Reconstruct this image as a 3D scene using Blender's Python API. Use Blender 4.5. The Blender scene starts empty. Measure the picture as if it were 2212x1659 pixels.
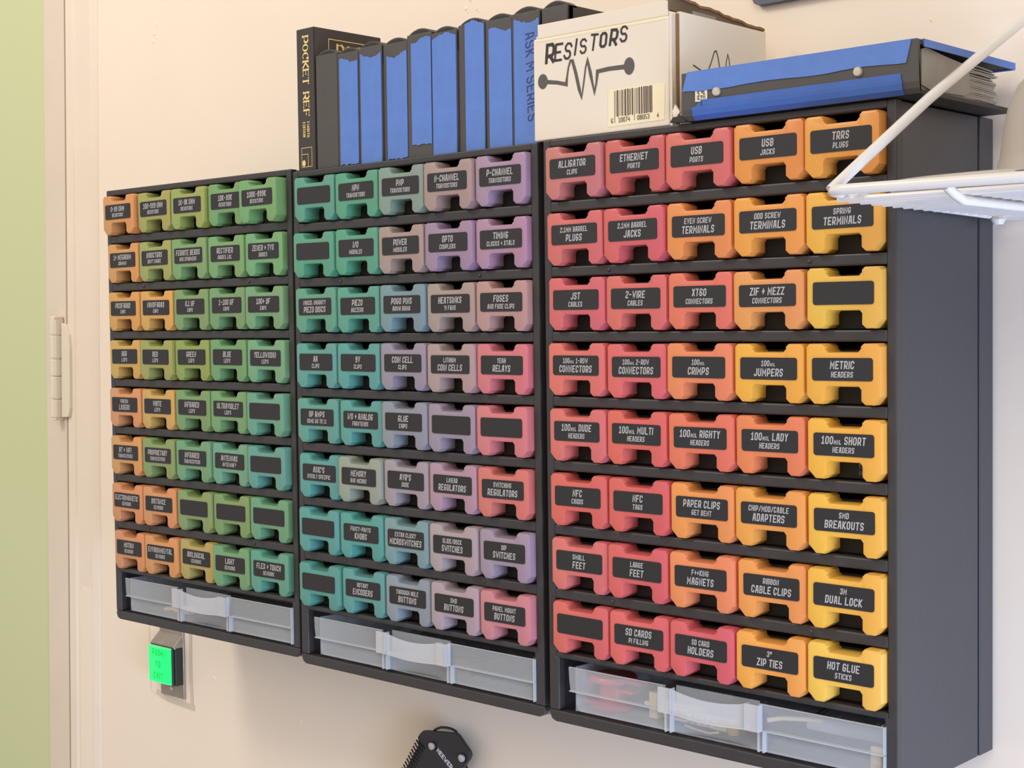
import bpy, bmesh, math, random
from mathutils import Vector, Matrix
random.seed(7)
U = 0.06                      # one layout unit = 6 cm
ZO = 1.45                     # layout z = 0 stands 1.45 m above the floor
COL = bpy.context.scene.collection
WALLY = 2.66

def W(x, y, z): return Vector((x*U, y*U, z*U + ZO))

# ------------------------------------------------------------------ materials
def lin(c):
    r = []
    for v in c[:3]:
        v /= 255.0
        r.append(v/12.92 if v <= .04045 else ((v+.055)/1.055)**2.4)
    return (*r, 1.0)

def mat(name, col, rough=.5, metal=0, bump=0, bscale=400, mottle=0, mscale=30, alpha=1, emit=None, estr=0, spec=.5, objcol=None, attr=False):
    m = bpy.data.materials.new(name); m.use_nodes = True
    nt = m.node_tree; N = nt.nodes; L = nt.links
    b = N['Principled BSDF']; out = N['Material Output']
    c = lin(col)
    b.inputs['Base Color'].default_value = c
    b.inputs['Roughness'].default_value = rough
    b.inputs['Metallic'].default_value = metal
    b.inputs['Specular IOR Level'].default_value = spec
    tc = N.new('ShaderNodeTexCoord')
    src = None
    if objcol:
        oi = N.new('ShaderNodeObjectInfo')
        sx = N.new('ShaderNodeSeparateXYZ'); L.new(tc.outputs['Object'], sx.inputs[0])
        mr = N.new('ShaderNodeMapRange'); L.new(sx.outputs['X'], mr.inputs['Value'])
        mr.inputs['From Min'].default_value = -.45*U; mr.inputs['From Max'].default_value = .45*U
        g = N.new('ShaderNodeMix'); g.data_type = 'RGBA'
        L.new(mr.outputs[0], g.inputs['Factor'])
        g.inputs['A'].default_value = (*objcol[0], 1); g.inputs['B'].default_value = (*objcol[1], 1)
        mu = N.new('ShaderNodeMix'); mu.data_type = 'RGBA'; mu.blend_type = 'MULTIPLY'; mu.inputs['Factor'].default_value = 1
        L.new(oi.outputs['Color'], mu.inputs['A']); L.new(g.outputs['Result'], mu.inputs['B'])
        src = mu.outputs['Result']
        L.new(src, b.inputs['Base Color'])
    if mottle:
        n = N.new('ShaderNodeTexNoise'); n.inputs['Scale'].default_value = mscale; n.inputs['Detail'].default_value = 6
        L.new(tc.outputs['Object'], n.inputs['Vector'])
        mr = N.new('ShaderNodeMapRange'); L.new(n.outputs['Fac'], mr.inputs['Value'])
        mr.inputs['From Min'].default_value = .3; mr.inputs['From Max'].default_value = .7
        mr.inputs['To Min'].default_value = 1-mottle; mr.inputs['To Max'].default_value = 1+mottle
        mu = N.new('ShaderNodeVectorMath'); mu.operation = 'SCALE'
        if src: L.new(src, mu.inputs[0])
        else: mu.inputs[0].default_value = c[:3]
        L.new(mr.outputs[0], mu.inputs['Scale'])
        L.new(mu.outputs[0], b.inputs['Base Color'])
    if bump:
        n = N.new('ShaderNodeTexNoise'); n.inputs['Scale'].default_value = bscale; n.inputs['Detail'].default_value = 4
        L.new(tc.outputs['Object'], n.inputs['Vector'])
        bp = N.new('ShaderNodeBump'); bp.inputs['Strength'].default_value = bump; bp.inputs['Distance'].default_value = .001
        L.new(n.outputs['Fac'], bp.inputs['Height']); L.new(bp.outputs[0], b.inputs['Normal'])
    if emit:
        b.inputs['Emission Color'].default_value = lin(emit); b.inputs['Emission Strength'].default_value = estr
    if alpha < 1:
        t = N.new('ShaderNodeBsdfTransparent'); mx = N.new('ShaderNodeMixShader')
        mx.inputs[0].default_value = alpha
        L.new(t.outputs[0], mx.inputs[1]); L.new(b.outputs[0], mx.inputs[2]); L.new(mx.outputs[0], out.inputs[0])
    return m

M = {}
M['wall'] = mat('wall_paint', (244, 228, 210), .62, bump=.25, bscale=35, mottle=.012, mscale=6)
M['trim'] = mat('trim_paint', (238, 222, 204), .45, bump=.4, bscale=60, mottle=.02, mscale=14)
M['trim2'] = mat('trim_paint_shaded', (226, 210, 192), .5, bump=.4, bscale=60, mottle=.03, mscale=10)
M['green'] = mat('door_green', (206, 212, 165), .55, bump=.05, bscale=60)
M['hinge'] = mat('painted_hinge', (232, 220, 202), .45, bump=.4, bscale=120)
M['gap'] = mat('dark_gap', (120, 92, 72), .9)
M['floor'] = mat('floor_vinyl', (150, 135, 115), .5, mottle=.06, mscale=8)
M['black'] = mat('cabinet_black', (56, 53, 54), .42, bump=.15, bscale=2600, mottle=.06, mscale=60, spec=.5)
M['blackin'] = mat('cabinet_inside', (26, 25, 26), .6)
M['shell'] = mat('cabinet_shell', (46, 47, 54), .42, bump=.15, bscale=120, mottle=.04, mscale=25, spec=.7)
M['plate'] = mat('label_black', (38, 35, 37), .55, bump=.08, bscale=3000)
M['ink'] = mat('label_silver', (176, 172, 172), .4)
M['bin'] = mat('bin_smoke', (96, 92, 86), .3, alpha=.16)
M['clear'] = mat('clear_plastic', (214, 218, 224), .25, alpha=.26, spec=.8)
M['clear2'] = mat('frosted_plastic', (232, 234, 240), .25, alpha=.36, spec=.8)
M['clearedge'] = mat('plastic_edge', (214, 214, 216), .3, alpha=.55)
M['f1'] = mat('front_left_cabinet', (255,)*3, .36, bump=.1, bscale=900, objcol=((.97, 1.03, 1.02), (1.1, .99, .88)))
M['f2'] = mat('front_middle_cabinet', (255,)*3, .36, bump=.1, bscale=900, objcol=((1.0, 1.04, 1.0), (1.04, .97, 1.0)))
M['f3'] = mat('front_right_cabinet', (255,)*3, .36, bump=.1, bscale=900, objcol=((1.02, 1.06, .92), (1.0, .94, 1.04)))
M['book'] = mat('book_black', (58, 52, 50), .5, bump=.15, bscale=500)
M['folder'] = mat('folder_black', (76, 71, 68), .6, bump=.1, bscale=2500, mottle=.04, mscale=60)
M['folderd'] = mat('folder_dark', (40, 36, 34), .6)
M['gold'] = mat('gold_print', (238, 205, 130), .5)
M['tape'] = mat('tape_blue', (88, 124, 196), .6, bump=.12, bscale=500, mottle=.05, mscale=70)
M['tape2'] = mat('tape_blue_dark', (60, 98, 172), .5, bump=.12, bscale=500, mottle=.06, mscale=60)
M['pen'] = mat('marker_black', (46, 38, 44), .6)
M['peng'] = mat('marker_grey', (86, 80, 76), .6)
M['penb'] = mat('marker_on_tape', (48, 56, 120), .6)
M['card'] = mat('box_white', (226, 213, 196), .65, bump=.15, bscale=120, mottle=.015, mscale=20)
M['card_sidelit'] = mat('box_white_side_lit', (252, 240, 222), .65, bump=.15, bscale=120)  # same white card, lightened: side light from the right put into the colour
M['kraft'] = mat('box_kraft', (150, 112, 78), .85, bump=.6, bscale=200, mottle=.15, mscale=60)
M['kraftd'] = mat('box_kraft_inside', (112, 94, 72), .85, bump=.6, bscale=120, mottle=.2, mscale=40)
M['sticker'] = mat('sticker_cream', (236, 222, 188), .5)
M['bar'] = mat('barcode_ink', (84, 62, 58), .6)
M['rivet'] = mat('rivet_steel', (205, 192, 172), .35, metal=.3)
M['pages'] = mat('pages_grey', (150, 143, 134), .7, mottle=.06, mscale=60)
M['white'] = mat('white_coated_wire', (224, 219, 214), .3, spec=.6)
M['dome'] = mat('dome_grey', (176, 166, 156), .4, mottle=.03, mscale=20)
M['steel'] = mat('brushed_steel', (165, 155, 142), .38, metal=.6, mottle=.1, mscale=90)
M['bezel'] = mat('bezel_black', (36, 44, 38), .5)
M['glow'] = mat('lit_green', (20, 225, 110), .4, emit=(5, 252, 105), estr=.85)
M['glowrim'] = mat('lit_green_rim', (120, 220, 160), .3, emit=(90, 235, 150), estr=.35)
M['glowtxt'] = mat('green_letter', (10, 120, 60), .5, emit=(6, 150, 75), estr=.5)
M['caulk'] = mat('old_paint_edge', (214, 200, 184), .5, bump=.5, bscale=120)
M['neo'] = mat('mount_black', (44, 43, 47), .42, bump=.2, bscale=800)
M['coil'] = mat('mount_dark', (30, 28, 28), .4)
M['silver'] = mat('bolt_silver', (206, 202, 204), .35, metal=.4)
M['whitetxt'] = mat('print_white', (232, 230, 240), .5)
M['red'] = mat('spool_red', (205, 60, 60), .4)
M['beige'] = mat('clamp_beige', (232, 212, 172), .5)
M['yellow'] = mat('cap_yellow', (225, 180, 60), .45)
M['tube'] = mat('tube_grey', (190, 190, 200), .4)
M['frame'] = mat('panel_grey', (96, 98, 112), .5)
M['grey'] = mat('crumb_white', (230, 215, 190), .8)
M['partg'] = mat('parts_brass', (190, 150, 70), .4, metal=.4)

# ------------------------------------------------------------------ mesh builder (layout units)
class MB:
    def __init__(s): s.v = []; s.f = []; s.m = []; s.mats = []
    def mi(s, m):
        if m not in s.mats: s.mats.append(m)
        return s.mats.index(m)
    def face(s, pts, m):
        i = len(s.v); s.v += [tuple(p) for p in pts]; s.f.append(tuple(range(i, i+len(pts)))); s.m.append(s.mi(m))
    def box(s, x0, x1, y0, y1, z0, z1, m):
        i = len(s.v)
        s.v += [(x, y, z) for x in (x0, x1) for y in (y0, y1) for z in (z0, z1)]
        for q in ((0,1,3,2), (4,6,7,5), (0,4,5,1), (2,3,7,6), (0,2,6,4), (1,5,7,3)):
            s.f.append(tuple(i+k for k in q)); s.m.append(s.mi(m))
    def prism(s, poly, axis, a, b, m):
        """poly: 2-D points; axis 'y': poly=(x,z); 'z': poly=(x,y); 'x': poly=(y,z)"""
        def P(p, t):
            return {'y': (p[0], t, p[1]), 'z': (p[0], p[1], t), 'x': (t, p[0], p[1])}[axis]
        n = len(poly); i = len(s.v)
        s.v += [P(p, a) for p in poly] + [P(p, b) for p in poly]
        s.f.append(tuple(range(i, i+n))); s.f.append(tuple(range(i+2*n-1, i+n-1, -1)))
        for k in range(n):
            s.f.append((i+k, i+(k+1) % n, i+n+(k+1) % n, i+n+k))
        s.m += [s.mi(m)]*(n+2)
    def tube(s, path, r, m, n=10, closed=False):
        path = [Vector(p) for p in path]; i0 = len(s.v); K = len(path); prev = None
        for k, p in enumerate(path):
            if closed: d = path[(k+1) % K]-path[k-1]
            else: d = path[min(k+1, K-1)]-path[max(k-1, 0)]
            d.normalize()
            if prev is None:
                a = d.orthogonal().normalized()
            else:
                a = (prev - d*prev.dot(d)).normalized()
            prev = a; b = d.cross(a)
            for j in range(n):
                t = 2*math.pi*j/n
                s.v.append(tuple(p + a*(r*math.cos(t)) + b*(r*math.sin(t))))
        R = K if closed else K-1
        for k in range(R):
            for j in range(n):
                A = i0+k*n; B = i0+((k+1) % K)*n
                s.f.append((A+j, A+(j+1) % n, B+(j+1) % n, B+j)); s.m.append(s.mi(m))
        if not closed:
            s.f.append(tuple(i0+j for j in range(n))[::-1]); s.m.append(s.mi(m))
            s.f.append(tuple(i0+(K-1)*n+j for j in range(n))); s.m.append(s.mi(m))
    def lathe(s, prof, c, m, n=48, axis='z'):
        i0 = len(s.v)
        for r, h in prof:
            for j in range(n):
                t = 2*math.pi*j/n; a, b = r*math.cos(t), r*math.sin(t)
                if axis == 'z': s.v.append((c[0]+a, c[1]+b, c[2]+h))
                else: s.v.append((c[0]+a, c[1]+h, c[2]+b))
        for k in range(len(prof)-1):
            for j in range(n):
                A = i0+k*n; B = A+n
                s.f.append((A+j, A+(j+1) % n, B+(j+1) % n, B+j)); s.m.append(s.mi(m))
        s.f.append(tuple(i0+j for j in range(n))[::-1]); s.m.append(s.mi(m))
        s.f.append(tuple(i0+(len(prof)-1)*n+j for j in range(n))); s.m.append(s.mi(m))
    def ribbon(s, pts, t, frame, m, closed=False, tv=None):
        """flat stroke; pts 2-D, frame=(origin, ux, uy)"""
        O, ux, uy = frame; pts = [Vector(p) for p in pts]
        n = len(pts)
        s.k = getattr(s, 'k', 0)+1
        nrm = ux.cross(uy).normalized(); O = O + nrm*(.0003*(s.k % 7))
        def P(p, e=0): return tuple(O + ux*p.x + uy*p.y + nrm*(.00022*(e % 9)))
        L = []; Rr = []
        for k in range(n):
            d0 = (pts[k]-pts[k-1]) if (k > 0 or closed) else None
            d1 = (pts[(k+1) % n]-pts[k]) if (k < n-1 or closed) else None
            if d0 is not None and d0.length < 1e-9: d0 = None
            if d1 is not None and d1.length < 1e-9: d1 = None
            if d0 is None and d1 is None: return
            h = (tv[k] if tv else t)/2
            if d0 is None or d1 is None:
                d = (d1 or d0).normalized(); nn = Vector((-d.y, d.x)); e = -d*h if d0 is None else d*h
                L.append(pts[k]+nn*h+e); Rr.append(pts[k]-nn*h+e)
            else:
                a = d0.normalized(); b = d1.normalized(); na = Vector((-a.y, a.x)); nb = Vector((-b.y, b.x))
                mm = (na+nb)
                if mm.length < .3: mm = na
                mm.normalize(); c = max(.45, mm.dot(na))
                L.append(pts[k]+mm*h/c); Rr.append(pts[k]-mm*h/c)
        rng = range(n) if closed else range(n-1)
        for k in rng:
            j = (k+1) % n
            s.face([P(L[k], k), P(Rr[k], k), P(Rr[j], k), P(L[j], k)], m)
    def disc(s, c, r, frame, m, n=20, rz=None):
        O, ux, uy = frame
        s.face([tuple(O+ux*(c[0]+r*math.cos(2*math.pi*k/n))+uy*(c[1]+(rz or r)*math.sin(2*math.pi*k/n))) for k in range(n)], m)
    def build(s, name, parent=None, loc=(0,0,0), bevel=0, smooth=False, fix=True, segs=2):
        me = bpy.data.meshes.new(name)
        me.from_pydata([(a*U, b*U, c*U) for a, b, c in s.v], [], s.f)
        for m in s.mats: me.materials.append(M[m])
        me.polygons.foreach_set('material_index', s.m)
        if fix:
            bm = bmesh.new(); bm.from_mesh(me); bmesh.ops.recalc_face_normals(bm, faces=bm.faces); bm.to_mesh(me); bm.free()
        if smooth:
            me.polygons.foreach_set('use_smooth', [True]*len(me.polygons))
            me.set_sharp_from_angle(angle=math.radians(40))
        me.update()
        o = bpy.data.objects.new(name, me); COL.objects.link(o)
        if parent: o.parent = parent; o.location = Vector(loc)*U
        else: o.location = Vector(loc)
        if bevel:
            b = o.modifiers.new('bevel', 'BEVEL'); b.width = bevel*U; b.segments = segs; b.limit_method = 'ANGLE'; b.angle_limit = math.radians(40)
        return o

def empty(name, loc, rz=0):
    o = bpy.data.objects.new(name, None); COL.objects.link(o); o.location = loc; o.rotation_euler = (0, 0, rz)
    o.empty_display_size = .02
    return o
def tag(o, label, cat, group=None):
    o['label'] = label; o['category'] = cat
    if group: o['group'] = group
    return o
def struct(o): o['kind'] = 'structure'; return o

# ------------------------------------------------------------------ lettering
G = {
'A':'00 16 36 40|12 32','B':'00 06 36 45 44 33 03|33 42 41 30 00','C':'44.7 45 36 16 05 01 10 30 41 41.3','D':'00 06 36 45 41 30 00',
'E':'46 06 00 40|03 33','F':'46 06 00|03 33','G':'45 36 16 05 01 10 30 41 42.7 22.7','H':'00 06|40 46|03 43','I':'00 06',
'J':'01 10 30 41 46','K':'00 06|03 13 46|13 40','L':'06 00 40','M':'00 06 22 46 40','N':'00 06 40 46','O':'01 05 16 36 45 41 30 10 01 05',
'P':'00 06 36 45 43 32 02','Q':'01 05 16 36 45 41 30 10 01 05|21 40','R':'00 06 36 45 43 32 02|22 40','S':'45 36 16 05 04 13 33 42 41 30 10 01',
'T':'06 46|26 20','U':'06 01 10 30 41 46','V':'06 20 46','W':'06 10 24 30 46','X':'00 46|06 40','Y':'06 23 46|23 20','Z':'06 46 00 40',
'0':'01 05 16 36 45 41 30 10 01 05','1':'05 26 20|00 40','2':'05 16 36 45 44 01 00 40','3':'05 16 36 45 44 33 23|33 42 41 30 10 01',
'4':'30 36 02 42','5':'46 06 03 33 42 41 30 10 01','6':'45 36 16 05 01 10 30 41 42 33 03','7':'06 46 10','8':'05 16 36 45 44 33 13 04 05 16|13 02 01 10 30 41 42 33',
'9':'43 13 04 05 16 36 45 41 30 10 01','+':'03 43|25 21','-':'03 33','.':'00 01','/':'00 46',"'":'06 04','"':'06 04|36 34',',':'01 00',
'(':'46 15 11 40','[':'26 15 11 20',')':'06 35 31 00','!':'06 02|00 00.5','?':'05 16 36 45 43 23 22','a':'','~':''}
WD = {'I':0,'M':1.35,'W':1.4,"'":0,'.':0,',':0,'"':.7,'(':.5,')':.5,'+':.85,'-':.8,'/':.8,'!':0,'1':.8}
def glyph(ch):
    out = []
    for st in G[ch].split('|'):
        pts = [(float(t[0]), float(t[1:])) for t in st.split()]
        if pts: out.append(pts)
    return out
def text_runs(s):
    """~ toggles small capitals, ^ raises"""
    small = False
    for ch in s:
        if ch == '~': small = not small; continue
        yield ch, (.56 if small else 1.0)
def text_width(s, h, wf, gap, t):
    w = 0
    for ch, sc in text_runs(s):
        if ch == ' ': w += h*.3; continue
        w += (WD.get(ch, 1)*wf*h*sc) + t*(1 if sc == 1 else .7) + gap*h
    return w - gap*h
def text(mb, s, frame, h, m, wf=.34, th=.165, gap=.105, center=True, maxw=None, serif=False, slant=0.0):
    O, ux, uy = frame; t = th*h; uy = uy + ux*slant
    w = text_width(s, h, wf, gap, t)
    sx = 1
    if maxw and w > maxw: sx = maxw/w
    x = -w/2*sx if center else 0
    ux2 = ux*sx
    for ch, sc in text_runs(s):
        if ch == ' ': x += h*.3*sx; continue
        tt = t*(1 if sc == 1 else .7)
        gw = WD.get(ch, 1)*wf*h*sc; hh = h*sc-tt
        gl = glyph(ch)
        if serif and ch in 'OC':
            a0, a1 = (0, 360) if ch == 'O' else (50, 310)
            gl = [[(2+2*math.cos(math.radians(a0+(a1-a0)*q/18)), 3+3*math.sin(math.radians(a0+(a1-a0)*q/18))) for q in range(19)]]
            if ch == 'C': gl.append([(3.6, 6), (3.6, 4.6)])
        for pts in gl:
            P = [((x/sx)+tt/2+p[0]/4*gw if ch not in 'I\'.,!' else (x/sx)+tt/2, tt/2+p[1]/6*hh) for p in pts]
            if serif and ch in 'OC' and len(pts) > 2:
                mb.ribbon(P, tt, (O, ux2, uy), m, tv=[tt*(.55+.75*abs(math.cos(math.atan2(p[1]-3, 1.5*(p[0]-2)))**2)) for p in pts])
            elif serif:
                for a, b in zip(P, P[1:]):
                    d = Vector(b)-Vector(a)
                    vert = abs(d.y) > .5*abs(d.x)
                    mb.ribbon([a, b], tt*(1.25 if vert else .5), (O, ux2, uy), m)
                if ch not in 'OCGS0':
                    for e, q in ((P[0], P[1]), (P[-1], P[-2])):
                        if abs(e[1]-q[1]) > abs(e[0]-q[0]):
                            mb.ribbon([(e[0]-tt*.95, e[1]), (e[0]+tt*.95, e[1])], tt*.4, (O, ux2, uy), m)
                        else:
                            mb.ribbon([(e[0], e[1]-tt*.6), (e[0], e[1]+tt*.6)], tt*.4, (O, ux2, uy), m)
            else:
                mb.ribbon(P, tt, (O, ux2, uy), m)
        x += (gw+tt+gap*h)*sx
    return w*sx

XZ = lambda o: (Vector(o), Vector((1, 0, 0)), Vector((0, 0, 1)))

# ------------------------------------------------------------------ the setting
mb = MB(); mb.box(-60, 30, WALLY, WALLY+2, -ZO/U, 24, 'wall'); struct(mb.build('wall_back', loc=(0, 0, ZO)))
mb = MB(); mb.box(-60, 30, -60, WALLY+2, -ZO/U-1, -ZO/U, 'floor'); struct(mb.build('floor', loc=(0, 0, ZO)))
mb = MB()
for (cx, cz, s_) in ((-16.05, 6.45, .07), (-15.95, 6.62, .05), (-16.1, 6.3, .04), (-7.15, 5.62, .045), (-6.9, 5.58, .03), (-7.05, 5.75, .025), (1.1, 4.25, .02), (-15.9, 2.1, .05), (-14.5, -6.6, .05), (-11.8, -7.0, .04), (-5.2, -7.1, .04)):
    mb.lathe([(s_, 0), (s_*.8, -.005), (s_*.3, -.009)], (cx, WALLY, cz), 'wall', 9, 'y')
    mb.lathe([(s_*.5, 0), (s_*.4, -.005), (s_*.1, -.009)], (cx+s_*.9, WALLY, cz-s_*1.4), 'wall', 7, 'y')
o = struct(mb.build('trim_4', loc=(0, 0, ZO), smooth=True)); o.name = 'trim_4'

# door frame: flat jamb strip, recessed band, then the wall
mb = MB()
mb.prism([(-19.50, WALLY), (-19.50, WALLY-.10), (-19.44, WALLY-.13), (-19.19, WALLY-.13), (-19.15, WALLY-.09), (-18.56, WALLY-.09), (-18.42, WALLY-.04), (-18.36, WALLY)], 'z', -24, 20, 'trim')
TILT = .0335
tr = struct(mb.build('trim_1', loc=(0, 0, ZO), bevel=.015)); tr.rotation_euler.y = TILT
mb = MB(); mb.box(-19.60, -19.50, WALLY-.05, WALLY, -24, 20, 'gap'); tr = struct(mb.build('trim_2', loc=(0, 0, ZO))); tr.rotation_euler.y = TILT
door = empty('door_1', W(-20.5-.80, WALLY, -24)); struct(door); door.rotation_euler.y = TILT
mb = MB()
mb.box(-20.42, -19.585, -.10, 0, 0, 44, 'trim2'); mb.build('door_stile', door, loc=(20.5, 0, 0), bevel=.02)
mb = MB(); mb.box(-27, -20.42, -.07, 0, 0, 44, 'green'); mb.build('door_panel', door, loc=(20.5, 0, 0))
h = MB()
zs = [.66, .30, .20, -.14, -.18, -.53, -.57, -1.04, -1.09, -1.50]
kn = empty('hinge', (0, 0, 0)); kn.parent = door; kn.location = Vector((20.5-19.75, -.1, 24))*U
mb = MB()
for (a, b) in ((.70, .36), (.34, -.16), (-.19, -.55), (-.57, -1.05), (-1.08, -1.48)):
    mb.prism([(-.10, -.02), (-.10, -.20), (-.06, -.26), (.06, -.26), (.10, -.20), (.10, -.02)], 'z', b, a, 'hinge')
mb.box(-.09, .09, -.24, -.02, .70, .76, 'hinge'); mb.box(-.09, .09, -.24, -.02, -1.54, -1.48, 'hinge')
mb.build('hinge_barrel', kn, bevel=.015)
mb = MB(); mb.prism([(.12, .62), (.30, .58), (.42, .36), (.46, .1), (.46, -1.25), (.40, -1.45), (.12, -1.48)], 'y', -.10, .02, 'hinge')
mb.build('hinge_leaf', kn, bevel=.02)
# patched strip low on the jamb
mb = MB(); mb.prism([(-19.08, -10), (-19.08, -6.1), (-19.0, -5.9), (-18.62, -5.9), (-18.6, -6.6), (-18.62, -10)], 'y', WALLY-.1, WALLY-.07, 'wall'); tr = struct(mb.build('trim_3', loc=(0, 0, ZO))); tr.rotation_euler.y = TILT

# ------------------------------------------------------------------ drawers
PZ = .8696; A_, B_, D_, DY = .6209, .4126, 1.3842, .10
CW, CH, CD = 4+2*A_, D_+7*PZ+B_, 2.5

def hshape():
    o = [(-.383, -.405), (-.28, -.405), (-.23, -.36), (-.23, -.235), (-.200, -.200), (.200, -.200), (.23, -.235), (.23, -.36), (.28, -.405), (.383, -.405),
         (.4825, -.305), (.4825, .255), (.445, .295), (.265, .295), (.228, .262), (.228, .235), (.19, .196), (-.19, .196), (-.228, .235), (-.228, .262), (-.265, .295), (-.445, .295), (-.4825, .255), (-.4825, -.305)]
    bm = bmesh.new()
    y0, y1 = .0, .30
    vs = [bm.verts.new((x*U, y0*U, z*U)) for x, z in o]
    f = bm.faces.new(vs)
    r = bmesh.ops.extrude_face_region(bm, geom=[f])
    nv = [g for g in r['geom'] if isinstance(g, bmesh.types.BMVert)]
    for v in nv: v.co.y = y1*U
    bmesh.ops.recalc_face_normals(bm, faces=bm.faces)
    fe = [e for e in bm.edges if all(abs(v.co.y-y0*U) < 1e-6 for v in e.verts)]
    bmesh.ops.bevel(bm, geom=fe, offset=.064*U, segments=2, profile=.55, affect='EDGES', clamp_overlap=True)
    # finger dimple panel behind the bridge
    me = bpy.data.meshes.new('drawer_front'); bm.to_mesh(me); bm.free()
    me.polygons.foreach_set('use_smooth', [True]*len(me.polygons)); me.set_sharp_from_angle(angle=math.radians(28))
    return me
HM = hshape()
def front_mesh(m):
    me = HM.copy(); me.materials.append(M[m]); return me
FM = {c: front_mesh('f%d' % c) for c in (1, 2, 3)}
def bin_mesh():
    b = MB()
    b.box(-.46, .46, .30, .335, -.41, .22, 'bin'); b.box(-.46, -.43, .335, 2.2, -.41, .2, 'bin'); b.box(.43, .46, .335, 2.2, -.41, .2, 'bin')
    b.box(-.43, .43, .335, 2.2, -.41, -.38, 'bin'); b.box(-.43, .43, 2.17, 2.2, -.38, .2, 'bin')
    o = b.build('drawer'); me = o.data; bpy.data.objects.remove(o); return me
BINM = bin_mesh()
def rrect(w, h, r, n=4):
    pts = []
    for cx, cz, a0 in ((w-r, h-r, 0), (-w+r, h-r, 90), (-w+r, -h+r, 180), (w-r, -h+r, 270)):
        for k in range(n+1):
            a = math.radians(a0+90*k/n); pts.append((cx+r*math.cos(a), cz+r*math.sin(a)))
    return pts

def plate(lines, big):
    b = MB(); b.prism(rrect(.392, .131, .032), 'y', -.010, .004, 'plate')
    if lines:
        l1, l2 = lines
        if big: text(b, l1, XZ((0, -.0115, .003)), .094, 'ink', maxw=.72, slant=.10); text(b, l2, XZ((0, -.0115, -.093)), .068, 'ink', maxw=.70, slant=.10)
        else: text(b, l1, XZ((0, -.0115, .028)), .070, 'ink', maxw=.70, slant=.10); text(b, l2, XZ((0, -.0115, -.092)), .094, 'ink', maxw=.72, slant=.10)
    return b

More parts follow.
